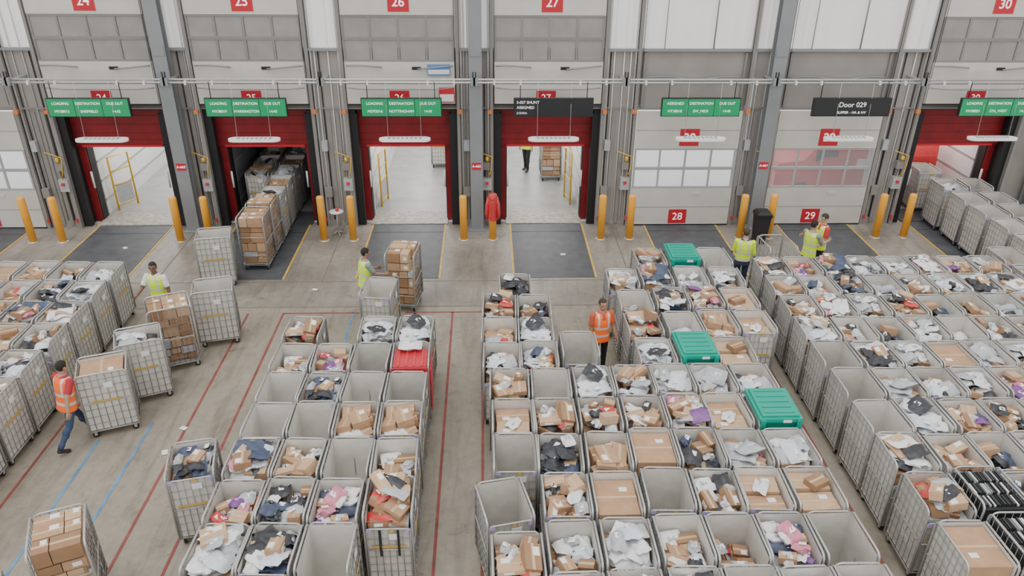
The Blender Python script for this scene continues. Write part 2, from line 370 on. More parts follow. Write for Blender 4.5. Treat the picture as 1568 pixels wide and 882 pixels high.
# ---------------------------------------------------------------- cages
CW,CD,CH=0.70,0.86,1.38
def arc_u(x,y0,y1,z0,z1,r=0.09,axis='y'):
    pts=[(x,y0,z0),(x,y0,z1-r)]
    for t in(30,60,90): a=math.radians(t); pts.append((x,y0+r*(1-math.cos(a)),z1-r+r*math.sin(a)))
    for t in(60,30,0): a=math.radians(t); pts.append((x,y1-r*(1-math.cos(a)),z1-r+r*math.sin(a)))
    pts.append((x,y1,z0)); 
    if axis=='x': pts=[(p[1],p[0],p[2]) for p in pts]
    return pts
def castors(b):
    for sx in(-1,1):
        for sy in(-1,1):
            x,y=sx*(CW/2-0.07),sy*(CD/2-0.09)
            b.cyl((x-0.018,y,0.055),(x+0.018,y,0.055),0.055,M_dark,12)
            b.box((x-0.025,y,0.09),(0.006,0.05,0.09),M_galv); b.box((x+0.025,y,0.09),(0.006,0.05,0.09),M_galv); b.box((x,y,0.14),(0.07,0.08,0.012),M_galv)
def wavy(b,ax,pos,h0,h1,z0,z1,mt,seed):
    nu,nv=9,7; fs=[]; vs=[]
    for s_ in(0,1):
        for i in range(nu):
            for j in range(nv):
                u=i/(nu-1); v=j/(nv-1)
                d=0.022*noise.noise(Vector((u*3+seed,v*3,seed*1.7)))*math.sin(math.pi*u)*math.sin(math.pi*v)*2+s_*0.005
                q=h0+(h1-h0)*u; z=z0+(z1-z0)*v
                p=(pos+d,q,z) if ax=='x' else (q,pos+d,z)
                vs.append(p)
    o=nu*nv
    for i in range(nu-1):
        for j in range(nv-1):
            a=i*nv+j; fs.append((a,a+nv,a+nv+1,a+1)); fs.append((o+a,o+a+1,o+a+nv+1,o+a+nv))
    b.add(vs,fs,mt,True)
def cage_mesh(kind,sheet,seed=0):
    b=MB(); hx,hy=CW/2-0.01,CD/2-0.01
    castors(b)
    b.tube([(-hx,-hy,0.16),(hx,-hy,0.16),(hx,hy,0.16),(-hx,hy,0.16)],0.016,M_galv,6,closed=True)
    b.box((0,0,0.185),(CW-0.05,CD-0.05,0.012),M_galv if kind=='wire' else sheet)
    top=CH if kind!='wire' else 1.5
    fr={'full':1.30,'mid':1.14,'low':0.98,'wire':0}[kind]
    for sx in(-1,1): b.tube(arc_u(sx*hx,-hy,hy,0.15,top),0.017,M_galv,7)
    b.tube(arc_u(hy,-hx+0.03,hx-0.03,0.15,top-0.01,axis='x'),0.015,M_galv,6)
    if kind!='wire':
        for sx in(-1,1): wavy(b,'x',sx*(hx-0.022),-hy+0.02,hy-0.02,0.18,top-0.03,sheet,seed+sx)
        wavy(b,'y',hy-0.022,-hx+0.02,hx-0.02,0.18,top-0.03,sheet,seed+4)
        wavy(b,'y',-hy+0.02,-hx+0.02,hx-0.02,0.18,fr-0.02,sheet,seed+7)
        b.tube(arc_u(-hy-0.002,-hx+0.03,hx-0.03,0.15,fr,0.05,axis='x'),0.014,M_galv,6)
        b.tube([(-hx+0.03,-hy-0.005,0.74),(hx-0.03,-hy-0.005,0.74)],0.012,M_galv,6)
        b.box((0,-hy-0.014,0.80 if kind!='low' else 0.68),(0.5,0.008,0.035),M_ytape)
        b.box((0.08,-hy-0.008,fr-0.15),(0.15,0.006,0.11),M_label)
        b.box((-hx+0.07,-hy-0.018,fr-0.02),(0.07,0.008,0.07),M_lav); b.box((hx-0.07,-hy-0.018,fr-0.04),(0.05,0.008,0.09),M_lav); b.box((0.05,-hy-0.018,fr-0.02),(0.05,0.008,0.06),M_ytape)
        for q in(-0.2,-0.1,0,0.1,0.2): b.tube([(q,-hy-0.004,0.17),(q,-hy-0.004,fr-0.01)],0.005,M_wire,4)
        for z in(0.3,0.45,0.6,0.95,1.1):
            if z<fr-.05: b.tube([(-hx+.03,-hy-0.004,z),(hx-.03,-hy-0.004,z)],0.005,M_wire,4)
        if kind in('low','mid'):
            for q in(-0.12,0.14): b.box((q,-hy-0.02,fr-.26),(0.035,0.006,0.5),M_dark)
        b.box((hx+0.02,0.0,0.80),(0.008,0.5,0.035),M_ytape); b.box((hx+0.018,0.08,1.12),(0.006,0.15,0.11),M_label)
    ny=6 if kind!='wire' else 7
    for sx in(-1,1):
        for k in range(1,ny+1): y=-hy+2*hy*k/(ny+1); b.tube([(sx*(hx+0.001),y,0.16),(sx*(hx+0.001),y,top-0.01)],0.006,M_wire,4)
        for z in (0.32,0.48,0.64,0.94,1.1,1.25): b.tube([(sx*(hx+0.008),-hy,z),(sx*(hx+0.008),hy,z)],0.006,M_wire,4)
        b.box((sx*(hx+0.012),0.0,0.78),(0.012,2*hy-0.1,0.035),M_galv)
    for k in range(1,6): q=-hx+2*hx*k/6; b.tube([(q,hy+0.001,0.16),(q,hy+0.001,top-0.02)],0.006,M_wire,4)
    for z in (0.42,0.68,0.94,1.2): b.tube([(-hx,hy+0.008,z),(hx,hy+0.008,z)],0.006,M_wire,4)
    if kind=='wire':
        for z in (0.45,0.95): b.tube([(-hx,-hy,z),(hx,-hy,z)],0.01,M_galv,5)
    return b.mesh('parcel_cage')
CAGE={'full':[cage_mesh('full',M_sheet,1),cage_mesh('full',M_sheet,9)],'full2':[cage_mesh('full',M_sheet2,4)],'mid':[cage_mesh('mid',M_sheet,3),cage_mesh('mid',M_sheet2,6)],'low':[cage_mesh('low',M_sheet,2)],'wire':[cage_mesh('wire',M_sheet)]}
def bag(b,c,L,W,T,mt,R,rng,lab=True):
    nu,nv=9,7; vs=[];fs=[]
    ph=rng.random()*10
    for side in(1,-1):
        for i in range(nu):
            for j in range(nv):
                u=-1+2*i/(nu-1); v=-1+2*j/(nv-1)
                t=(1-abs(u)**3)*(1-abs(v)**3)
                z=side*T*0.5*t*(1+0.7*noise.noise(Vector((u*2.6+ph,v*2.6,side))))+0.06*noise.noise(Vector((u*1.3+ph,v*1.3,5)))
                vs.append(R@Vector((u*L/2*(1-0.06*abs(v)),v*W/2*(1-0.06*abs(u)),z))+Vector(c))
    o=nu*nv
    for i in range(nu-1):
        for j in range(nv-1):
            a=i*nv+j; fs.append((a,a+nv,a+nv+1,a+1)); fs.append((o+a,o+a+1,o+a+nv+1,o+a+nv))
    b.add(vs,fs,mt,True)
    if lab:
        b.box(Vector(c)+R@Vector((L*0.1,0,T*0.52)),(0.1,0.075,0.004),M_label if mt not in(M_bagw,) else M_bagg,R=R)
def cbox(b,c,L,W,T,mt,R,rng):
    b.box(c,(L,W,T),mt,R=R)
    b.box(Vector(c)+R@Vector((0,0,T/2+0.001)),(L+0.002,0.04,0.003),M_tape,R=R)
    if rng.random()<0.6: b.box(Vector(c)+R@Vector((L*0.2,W*0.22,T/2+0.003)),(min(0.12,L*.4),min(0.09,W*.4),0.003),M_label,R=R)
    if rng.random()<0.4: b.box(Vector(c)+R@Vector((L*0.1,-W/2-0.001,0)),(min(0.14,L*.4),0.003,min(0.08,T*.5)),M_label,R=R)
PAL={'w':(0.10,[M_bagw]*5+[M_bagb]*2+[M_bagg]*3+[M_bagd]),'b':(0.66,[M_bagw,M_bagw,M_bagg,M_bagg,M_bagd,M_bagd,M_bagw,M_bagr]),'m':(0.30,[M_bagw]*8+[M_bagb]*3+[M_bagg]*8+[M_bagd]*5+[M_bagn]*2+[M_bagr,M_bagpk,M_bago,M_bagp,M_bagr]),
'd':(0.15,[M_bagd,M_bagd,M_bagn,M_bagg,M_bagd,M_bagw]),'p':(0.12,[M_bagp,M_bagw,M_bagw,M_bagg,M_bagpk,M_bagn])}
def parcels(seed,kind,fill):
    rng=random.Random(seed); b=MB(); pb,bags=PAL[kind]; X,Y=0.305,0.385
    z=0.2
    while z<fill-0.22:
        h=min(0.3,fill-0.22-z+0.02)
        for sx in(-1,1):
            for sy in(-1,1): b.box((sx*0.148,sy*0.19,z+h/2),(0.28,0.36,h-0.01),rng.choice([M_card,M_card3,M_bagg]))
        z+=h
    zb=max(0.2,fill-0.22)
    big=rng.random()<.35; tilt=rng.uniform(-.15,.15)
    for lay in range(4):
        zc=zb+0.05+0.07*lay
        cells=[(cx,cy) for cx in(-.15,.15) for cy in(-.26,0,.26)]; rng.shuffle(cells)
        if lay==2: cells=cells[:rng.randint(3,6)]
        if lay==3: cells=[(cx*.6,cy*.7) for cx,cy in cells[:rng.randint(0,3)]]
        for cx,cy in cells:
            isb=rng.random()<pb
            s_=1.25 if big else rng.choice([.7,.9,1.1])
            L=rng.uniform(0.2,0.36)*s_; W=rng.uniform(0.13,0.27)*s_
            a=rng.choice([0,math.pi/2])+rng.uniform(-.6,.6)
            ex=(abs(L*math.cos(a))+abs(W*math.sin(a)))/2; ey=(abs(L*math.sin(a))+abs(W*math.cos(a)))/2
            if ex>X: a=math.pi/2; ex,ey=W/2,L/2
            mx=max(0,X-ex); my=max(0,Y-ey)
            px=max(-mx,min(mx,cx+rng.uniform(-.08,.08))); py=max(-my,min(my,cy+rng.uniform(-.08,.08)))
            ti=.32 if min(mx,my)>.05 else .12
            R=Matrix.Rotation(a,3,'Z')@Matrix.Rotation(rng.uniform(-ti,ti),3,'X')@Matrix.Rotation(rng.uniform(-ti,ti),3,'Y')
            c=(px,py,zc+rng.uniform(-.02,.05)+tilt*py*2)
            if isb: cbox(b,c,L,W,rng.uniform(0.05,0.17),rng.choice([M_card,M_card,M_card2,M_card3]),R,rng)
            else: bag(b,c,L*1.1,W*1.1,rng.uniform(0.06,0.14),rng.choice(bags),R,rng,rng.random()<.6)
    return b.mesh('parcels')
def bigbox(seed,fill=1.3):
    rng=random.Random(seed); b=MB()
    z=0.2; 
    while z<fill-0.3:
        b.box((0,0,z+0.14),(0.58,0.72,0.275),M_card3); z+=0.28
    h=fill-z; mt=rng.choice([M_card,M_card2])
    if seed%2: cbox(b,(0,0,z+h/2),0.6,0.72,h,mt,Matrix.Rotation(0,3,'Z'),rng)
    else:
        cbox(b,(0,-0.19,z+h/2-.02),0.56,0.36,h-.04,mt,Matrix.Rotation(.04,3,'Z'),rng); cbox(b,(0,0.2,z+h/2),0.54,0.34,h,M_card2,Matrix.Rotation(-.03,3,'Z'),rng)
    if seed in(6,9): bag(b,(rng.uniform(-.12,.12),rng.uniform(-.2,.2),z+h+0.03),0.3,0.22,0.06,M_bagw,Matrix.Rotation(rng.random()*3,3,'Z'),rng)
    if seed==12: cbox(b,(.08,.12,z+h+.05),.3,.22,.1,M_card3,Matrix.Rotation(.5,3,'Z'),rng)
    return b.mesh('parcels')
def boxstack(seed,fill=1.5):
    rng=random.Random(seed); b=MB(); z=0.2
    while z<fill-.12:
        h=rng.uniform(.16,.3); y=-.38
        while y<.3:
            d=rng.uniform(.18,.36); d=min(d,.38-y); x=-.3
            while x<.25:
                w=rng.uniform(.2,.4); w=min(w,.3-x)
                if w>.1: cbox(b,(x+w/2,y+d/2,z+h/2),w-.012,d-.012,h-rng.uniform(.01,.05),rng.choice([M_card,M_card2,M_card3,M_card,M_bagg if rng.random()<.3 else M_card]),Matrix.Rotation(rng.uniform(-.02,.02),3,'Z'),rng)
                x+=w
            y+=d
        z+=h
    return b.mesh('parcels')
PM={}
sd=100
FILL=[1.30,1.20,1.38,1.12,1.28,0.92,1.24,1.35,1.30,1.17,1.38,1.26]
for k in 'wbmdp':
    PM[k]=[]
    for q in range(12 if k in'wbm' else 5):
        PM[k].append(parcels(sd,k,FILL[q])); sd+=1
PM['k']=[bigbox(3),bigbox(6,1.22),bigbox(9,1.36),bigbox(12,1.28),bigbox(15,1.24)]
PM['s']=[boxstack(31,1.45),boxstack(35,1.35),boxstack(38,1.5)]
rc=random.Random(11)
def cage(x,y,code='m',rot=0,kind=None,fill=None):
    if code=='.': return
    if kind is None: kind=rc.choices(['full','full2','mid','low'],[3,2,6,3])[0]
    o=link('parcel_cage',rc.choice(CAGE[kind]),(x+rc.uniform(-.012,.012),y+rc.uniform(-.035,.035),0),math.radians(rot+rc.uniform(-2,2)))
    if code=='b' and kind!='wire' and rc.random()<.12: code='k'
    if code in PM:
        p=link('parcels',rc.choice(PM[code]),(0,0,0),rc.choice([0,math.pi]),o)
        if code not in'ks': p.scale=(rc.choice([-1,1]),1,1)
    elif code=='g':
        b=MB()
        b.box((0,0,0.8),(0.62,0.76,1.2),M_teal)
        b.box((0,0,1.44),(0.72,0.88,0.07),M_teal); b.box((0,0,1.49),(0.62,0.78,0.04),M_teal)
        for q in(-.3,-.15,0,.15,.3): b.box((0,q,1.515),(0.5,0.03,0.015),M_teal)
        for q in(-.3,.3): b.box((q,-0.45,1.38),(0.08,0.03,0.16),M_teal)
        b.box((0.1,-0.445,1.43),(0.14,0.006,0.05),M_label)
        b.obj('green_lidded_box',(0,0,0),0,o)
    elif code=='r':
        b=MB(); b.box((0,0.05,0.62),(0.6,0.66,0.9),M_redpl); b.box((0,-.1,1.2),(0.62,0.6,0.25),M_redpl)
        for q in(-.22,-.07,.07,.22): b.box((q,-.1,1.33),(0.04,0.56,0.02),M_bagr)
        b.box((0,-0.44,0.95),(0.66,0.03,0.75),M_redpl); b.box((0,-.457,1.22),(.3,.006,.1),M_label)
        for s_ in(-1,1): b.box((s_*0.375,-0.05,0.8),(0.02,0.7,0.9),M_redpl)
        bag(b,(-.02,.2,1.42),.46,.3,.16,M_bagw,Matrix.Identity(3),rc); b.obj('red_tray_stack',(0,0,0),0,o)
    elif code=='t':
        b=MB()
        for k in range(6):
            z=0.3+k*0.2; b.box((0,0,z-0.09),(0.6,0.74,0.012),M_crate)
            for s_ in(-1,1): b.box((s_*0.3,0,z),(0.012,0.76,0.18),M_crate); b.box((0,s_*0.375,z),(0.6,0.012,0.18),M_crate)
            b.box((0,0,z+0.09),(0.64,0.8,0.012),M_dark)
            b.box((0,-0.385,z),(0.2,0.004,0.06),M_label if k%3==1 else M_dark)
        for r_ in range(3):
            for k in range(17): b.box((-0.27+0.034*k,-.25+.25*r_,1.42),(0.008 if k%2 else 0.022,0.2,rc.uniform(.03,.08)),rc.choice([M_crate]*5+[M_bagd,M_label,M_bagg]))
        b.obj('letter_tray_stack',(0,0,0),0,o)
    return o
C1x=[-3.66,-2.94,-2.2,-1.46]
for y,row in [(13.4,'b.ww'),(12.4,'mmer'),(11.4,'edee'),(10.5,'eebb'),(9.55,'mbem'),(8.6,'mdpb'),(7.65,'wme.'),(6.7,'mee.')]:
    for x,c in zip(C1x,row): cage(x,y,c)
L=[(.6,15.3,'d'),(.25,14.3,'b'),(.97,14.3,'d'),(.22,13.35,'b'),(.95,13.35,'w'),(.25,12.4,'w'),(.97,12.4,'m'),(1.75,12.75,'e'),(.38,11.45,'b'),(1.1,11.45,'e'),(1.87,11.5,'w'),
(.4,10.5,'k'),(1.12,10.5,'b'),(1.87,10.55,'b'),(.4,9.55,'e'),(1.12,9.55,'d'),(1.87,9.6,'b'),(1.12,8.6,'b'),(1.86,8.65,'k'),(1.13,7.66,'w'),(1.88,7.7,'w'),(.37,7.45,'b'),(1.13,6.7,'m'),(1.88,6.75,'w'),
(3.84,16.65,'m'),(4.62,16.65,'g'),(5.4,16.65,'e'),(3.02,15.5,'w'),(3.8,15.6,'m'),(4.6,15.6,'w'),(5.4,15.6,'w'),(3.15,14.5,'b'),(3.93,14.6,'m'),(4.66,14.6,'m'),(5.42,14.6,'k'),
(3.15,13.5,'b'),(3.94,13.55,'m'),(4.68,13.55,'b'),(5.42,13.55,'k'),(3.2,12.5,'w'),(3.95,12.5,'g'),(4.7,12.5,'b'),(2.6,11.55,'m'),(3.33,11.55,'w'),(4.05,11.55,'m'),(4.78,11.55,'w'),
(2.62,10.6,'b'),(3.35,10.6,'m'),(4.06,10.6,'b'),(4.8,10.6,'g'),(2.62,9.65,'k'),(3.35,9.65,'d'),(4.06,9.65,'m'),(4.8,9.65,'w'),(2.63,8.7,'e'),(3.36,8.7,'m'),(4.08,8.7,'b'),(4.82,8.7,'k'),
(2.64,7.74,'m'),(3.37,7.74,'b'),(4.1,7.74,'p'),(4.83,7.74,'e'),(2.66,6.78,'m'),(3.4,6.78,'b'),(4.13,6.78,'w'),(4.86,6.78,'w')]
for x,y,c in L: cage(x,y,c)
cage(0.2,8.5,'e',rot=14,kind='full2')
rows=[(16.1,'wmmwwmmm'),(15.15,'mmdwbwmw'),(14.2,'bmwbdbwm'),(13.25,'wmdwmmbw'),(12.3,'emwbmwbm'),(11.35,'emwwmpbm'),(10.4,'ewmbwwmm'),(9.45,'wbdmmwbm'),(8.5,'btdmwbmm'),(7.55,'ktmmwbmm')]
for y,row in rows:
    for k,c in enumerate(row): cage(6.62+0.735*k,y,c,kind='wire' if c=='t' else None)
for y in(15.6,16.6): cage(12.6,y,'m'); 
cage(7.1,17.1,'e',rot=5,kind='wire')
for y,row in [(16.1,'wwbb.'),(15.15,'wdbm.'),(14.2,'wmbm.'),(13.25,'mbbw.'),(12.3,'wbmw.'),(11.35,'bmww.'),(10.4,'mbww.'),(9.45,'wmbm.')]:
    for k,c in enumerate(row): cage(-8.75-0.745*k,y,c)
cage(-6.9,18.1,'e',rot=-78,kind='full'); cage(-6.05,15.3,'e',rot=-75,kind='full'); cage(-6.65,14.3,'s',rot=-66,kind='wire'); cage(-6.85,13.2,'w',rot=-68,kind='full'); cage(-7.1,12.15,'k',rot=-70,kind='full')
cage(-4.6,9.55,'d',rot=14,kind='full'); cage(-2.4,15.2,'e',rot=-4,kind='full'); o=cage(-2.02,16.85,'s',rot=-8,kind='wire')
cage(-5.85,7.9,'s',rot=24,kind='wire'); cage(-6.4,6.85,'e',rot=30,kind='full')
for k,y in enumerate((19.15,20.1,21.05,22.0,22.95,23.9,24.8,25.75)):
    cage(-6.15,y,'s' if k<2 else 'wb'[k%2],kind='wire' if k<2 else 'full')
    if k>3: cage(-6.95,y,'m',kind='full')
for k,y in enumerate([22.95,21.5,20.4,19.4,18.4,17.4]):
    cage(13.75,y,'ewe'[k%3],kind='full',rot=0)
    if k>0: cage(14.55,y,'e',kind='full2')
# ---------------------------------------------------------------- people
def rotx(a): return Matrix.Rotation(a,3,'X')
def person(x,y,face,legs=((0,0),(0,0)),arms=((0,5,10),(0,5,10)),lean=0,headyaw=0,headpitch=0,vest='y',skin=(0.42,0.25,0.17),hair=(0.02,0.015,0.012),top=(0.05,0.05,0.06),trous=(0.02,0.022,0.03),long=False,scale=1.0,z0=0.0):
    skinM=mat('skin',skin,0.5,0,0.04,20); hairM=mat('hair',hair,0.8,0,0.2,60,bump=.3); topM=mat('shirt',top,0.85,0,0.1,12); trM=mat('trousers',trous,0.85,0,0.15,9)
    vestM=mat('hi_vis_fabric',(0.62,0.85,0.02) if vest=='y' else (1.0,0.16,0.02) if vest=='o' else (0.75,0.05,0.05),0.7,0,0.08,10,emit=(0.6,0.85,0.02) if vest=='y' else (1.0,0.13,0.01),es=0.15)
    silM=mat('reflective_band',(0.72,0.73,0.72),0.35,0.2); shoeM=mat('shoes',(0.03,0.03,0.03),0.6); eyeM=mat('eye',(0.03,0.02,0.02),0.2); lipM=mat('lips',tuple(c*0.7 for c in skin),0.5)
    navM=mat('navy_band',(0.03,0.04,0.09),0.8)
    b=MB(); caps=[]
    def cap(p0,p1,r0,r1,lab,addc=True):
        p0=Vector(p0);p1=Vector(p1)
        b.sphere(p0,r0,skinM,12,8); b.sphere(p1,r1,skinM,12,8); b.tube([p0,p1],[r0,r1],skinM,12)
        if addc: caps.append((p0,p1,r0,r1,lab))
    LR=rotx(-math.radians(lean)); hipc=Vector((0,0,0.92))
    def up(p): return LR@(Vector(p)-hipc)+hipc
    def loft(rings):
        vs=[];fs=[];n=20
        for (z,rx,ry,oy) in rings:
            for k in range(n):
                a=2*math.pi*k/n; ca,sa=math.cos(a),math.sin(a)
                vs.append(up((rx*math.copysign(abs(ca)**0.85,ca),oy+ry*math.copysign(abs(sa)**0.85,sa),z)))
        for i in range(len(rings)-1):
            for k in range(n): fs.append((i*n+k,i*n+(k+1)%n,(i+1)*n+(k+1)%n,(i+1)*n+k))
        fs.append(list(range(n))[::-1]); fs.append([(len(rings)-1)*n+k for k in range(n)])
        b.add(vs,fs,skinM)
    loft([(0.80,0.13,0.09,0),(0.86,0.165,0.115,0),(0.95,0.165,0.118,0),(1.05,0.15,0.11,0),(1.25,0.175,0.12,0),(1.38,0.18,0.11,-.005),(1.45,0.12,0.085,-.01),(1.5,0.065,0.065,-.005)])
    loft([(0.80,0.188,0.142,0),(0.82,0.19,0.145,0),(0.95,0.182,0.136,0),(1.05,0.172,0.13,0),(1.25,0.195,0.14,0),(1.38,0.195,0.125,-.005),(1.455,0.125,0.095,-.01),(1.475,0.08,0.075,-.01)])
    for sx in(-.07,.07): caps.append((up((sx,0,0.93)),up((sx,0,1.36)),0.12,0.12,'torso'))
    caps.append((up((-.1,0,1.42)),up((.1,0,1.42)),0.06,0.06,'torso'))
    HC=up((0,0.01,1.64)); NR=LR@Matrix.Rotation(math.radians(headyaw),3,'Z')@rotx(-math.radians(headpitch))
    cap(up((0,-.01,1.44)),up((0,0,1.56)),0.056,0.054,'neck')
    def he(c,r): b.sphere(HC+NR@Vector(c),r,skinM,20,14,R=NR)
    he((0,-0.005,0.015),(0.078,0.098,0.105)); he((0,0.028,-0.055),(0.056,0.064,0.062)); he((0,0.1,-0.012),(0.012,0.017,0.02)); he((0,0.095,0.012),(0.009,0.012,0.025))
    he((0,0.045,-0.09),(0.032,0.04,0.026)); he((0,0.078,-0.058),(0.024,0.016,0.012))
    for s_ in(-1,1): he((s_*0.08,0.0,-0.01),(0.011,0.02,0.032))
    he((0,-0.016,0.03),(0.086,0.1,0.1))
    caps.append((HC+NR@Vector((0,0,.03)),HC+NR@Vector((0,0.01,-.03)),0.095,0.08,'head'))
    minz=9
    for sgn,(hf,kf) in zip((-1,1),legs):
        h=Vector((sgn*0.095,0,0.9)); a=math.radians(hf); k=h+Vector((sgn*0.01,math.sin(a),-math.cos(a)))*0.42
        a2=math.radians(hf-kf); an=k+Vector((0,math.sin(a2),-math.cos(a2)))*0.41
        cap(h,k,0.092,0.062,'thigh'); cap(k,an,0.060,0.043,'shin'); b.sphere(k.lerp(an,.3)+Vector((0,-.012,0)),(0.058,0.06,0.11),skinM)
        fa=a2*0.75; fd=Vector((sgn*0.12,math.cos(fa),math.sin(fa))).normalized()
        cap(an+Vector((0,-0.03,-0.04)),an+fd*0.15+Vector((0,0,-0.045)),0.04,0.034,'foot'); cap(an,an+Vector((0,0,-.04)),0.046,0.04,'foot')
        cap(an.lerp(k,.08),an.lerp(k,.18),0.053,0.055,'shin',False)
        minz=min(minz,an.z-0.045-0.04, (an+fd*0.15).z-0.045-0.034)
    for sgn,(fl,ab,el) in zip((-1,1),arms):
        sh=up((sgn*0.195,-0.005,1.405))
        R1=LR@Matrix.Rotation(-sgn*math.radians(ab),3,'Y')@rotx(math.radians(fl)); d1=R1@Vector((0,0,-1)); el_=sh+d1*0.285
        R2=R1@rotx(math.radians(el)); d2=R2@Vector((0,0,-1)); wr=el_+d2*0.25
        cap(sh,el_,0.062,0.046,'uarm'); cap(el_,wr,0.043,0.029,'farm')
        if long: cap(el_,wr.lerp(el_,.08),0.05,0.04,'farm',False)
        else: cap(sh,sh.lerp(el_,.7),0.069,0.062,'uarm',False)
        s_=R2@Vector((0,1,0)); nn=R2@Vector((-sgn,0,0))
        M=Matrix((d2,s_,nn)).transposed()
        b.sphere(wr+d2*0.05,(0.05,0.042,0.017),skinM,12,8,R=M)
        caps.append((wr,wr+d2*0.1,0.035,0.035,'hand'))
        for q,ln in enumerate((0.072,0.082,0.076,0.058)):
            o=0.034-0.0225*q; p=wr+d2*0.082+s_*o; f=(d2+s_*(o*2.2)).normalized()
            c1,c2,c3=math.radians(15),math.radians(40),math.radians(62)
            p1=p+(f*math.cos(c1)+nn*math.sin(c1))*ln*.45; p2=p1+(f*math.cos(c2)+nn*math.sin(c2))*ln*.32; p3=p2+(f*math.cos(c3)+nn*math.sin(c3))*ln*.23
            cap(p,p1,0.0092,0.0088,'hand'); cap(p1,p2,0.0088,0.0082,'hand'); cap(p2,p3,0.0082,0.0075,'hand')
        t0=wr+d2*0.03+s_*0.03; t1=t0+(s_*0.75+d2*0.6+nn*.2).normalized()*0.042; t2=t1+(s_*0.3+d2*0.9+nn*.3).normalized()*0.032
        cap(t0,t1,0.012,0.0105,'hand'); cap(t1,t2,0.0105,0.009,'hand')
    me=b.mesh('tmp'); to=bpy.data.objects.new('tmp',me); COL.objects.link(to)
    md=to.modifiers.new('r','REMESH'); md.mode='VOXEL'; md.voxel_size=0.0065
    ms=to.modifiers.new('s','SMOOTH'); ms.iterations=2; ms.factor=0.5
    dg=bpy.context.evaluated_depsgraph_get(); dg.update()
    nm=bpy.data.meshes.new_from_object(to.evaluated_get(dg),depsgraph=dg); bpy.data.objects.remove(to)
    mats=[skinM,hairM,topM,trM,vestM,silM,shoeM,eyeM,lipM,navM]
    nm.materials.clear()
    for m_ in mats: nm.materials.append(m_)
    N=len(nm.polygons); C=np.zeros(N*3,dtype=np.float32); nm.polygons.foreach_get('center',C); C=C.reshape(-1,3)
    best=np.full(N,1e9); lab=np.zeros(N,dtype=int); T=np.zeros(N)
    for k,(p0,p1,r0,r1,l) in enumerate(caps):
        p0=np.array(p0);p1=np.array(p1); d=p1-p0; t=np.clip(((C-p0)@d)/max(d@d,1e-9),0,1)
        ds=np.linalg.norm(C-(p0+t[:,None]*d),axis=1)-(r0+(r1-r0)*t)
        u=ds<best; best[u]=ds[u]; lab[u]=k; T[u]=t[u]
    labs=np.array([c[4] for c in caps])[lab]
    inv=np.array(LR.inverted()); loc=(C-np.array(hipc))@inv.T+np.array(hipc)
    hl=(C-np.array(HC))@np.array(NR)
    mi=np.zeros(N,dtype=np.int32)
    mi[labs=='uarm']=2; 
    if long: mi[labs=='farm']=2
    else: mi[(labs=='uarm')&(T>0.78)]=0
    mi[np.isin(labs,['thigh','shin'])]=3; mi[labs=='foot']=6
    t=(labs=='torso')|((labs=='thigh')&(loc[:,2]>0.8)&(loc[:,2]<1.0)); z=loc[:,2]; ax=np.abs(loc[:,0])
    mi[t]=4; mi[t&(z<0.797)]=3
    mi[t&(((z>0.93)&(z<0.985))|((z>1.1)&(z<1.155)))]=5
    mi[t&(z>1.155)&(ax>0.085)&(ax<0.125)]=5
    mi[t&(z>1.46)]=2
    mi[t&(ax<0.035)&(loc[:,1]>0)&(z>1.33)]=2
    if long=='hv':
        a=(labs=='uarm')|(labs=='farm'); mi[a]=4; mi[a&(labs=='farm')&(T>0.45)]=9; mi[(labs=='farm')&(T>0.2)&(T<0.42)]=5; mi[t&(z<0.92)]=9
    h=(labs=='head')|((labs=='neck')&(hl[:,2]>-0.09)&(hl[:,1]<-0.02))
    hairm=h&(((hl[:,1]<0.035)&(hl[:,2]>-0.0)&~((np.abs(hl[:,0])>0.082)&(hl[:,2]<.02)))|((hl[:,1]<-0.03)&(hl[:,2]>-0.06))|(hl[:,2]>0.07))
    mi[hairm]=1
    f=(labs=='head')&(hl[:,1]>0.05)
    mi[f&(np.abs(np.abs(hl[:,0])-0.031)<0.011)&(np.abs(hl[:,2]-0.008)<0.006)]=7
    mi[f&(np.abs(np.abs(hl[:,0])-0.031)<0.018)&(np.abs(hl[:,2]-0.03)<0.004)]=1
    mi[f&(np.abs(hl[:,0])<0.024)&(np.abs(hl[:,2]+0.058)<0.006)]=8
    nm.polygons.foreach_set('material_index',mi); nm.polygons.foreach_set('use_smooth',np.ones(N,dtype=bool)); nm.update()
    nm.name='warehouse_worker'
    o=bpy.data.objects.new('warehouse_worker',nm); COL.objects.link(o); o.location=(x,y,-minz*scale+z0); o.scale=(scale,)*3
    o.rotation_euler=(0,0,math.radians(face))
    return o
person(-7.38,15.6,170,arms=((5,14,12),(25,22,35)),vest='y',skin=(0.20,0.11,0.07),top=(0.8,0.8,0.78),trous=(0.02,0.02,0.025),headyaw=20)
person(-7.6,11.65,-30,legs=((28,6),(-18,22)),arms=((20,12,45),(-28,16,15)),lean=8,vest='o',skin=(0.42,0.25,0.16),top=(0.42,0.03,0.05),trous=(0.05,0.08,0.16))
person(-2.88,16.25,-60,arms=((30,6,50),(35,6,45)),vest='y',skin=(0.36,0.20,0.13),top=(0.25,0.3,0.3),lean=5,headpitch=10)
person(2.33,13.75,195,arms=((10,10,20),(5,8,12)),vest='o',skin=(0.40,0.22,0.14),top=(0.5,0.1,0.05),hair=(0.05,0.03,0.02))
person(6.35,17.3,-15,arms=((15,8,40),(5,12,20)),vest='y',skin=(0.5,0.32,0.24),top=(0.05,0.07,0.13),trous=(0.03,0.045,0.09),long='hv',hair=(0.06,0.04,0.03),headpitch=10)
person(8.2,17.75,-60,arms=((20,8,60),(30,6,70)),vest='y',skin=(0.45,0.28,0.2),top=(0.3,0.3,0.28),headpitch=20)
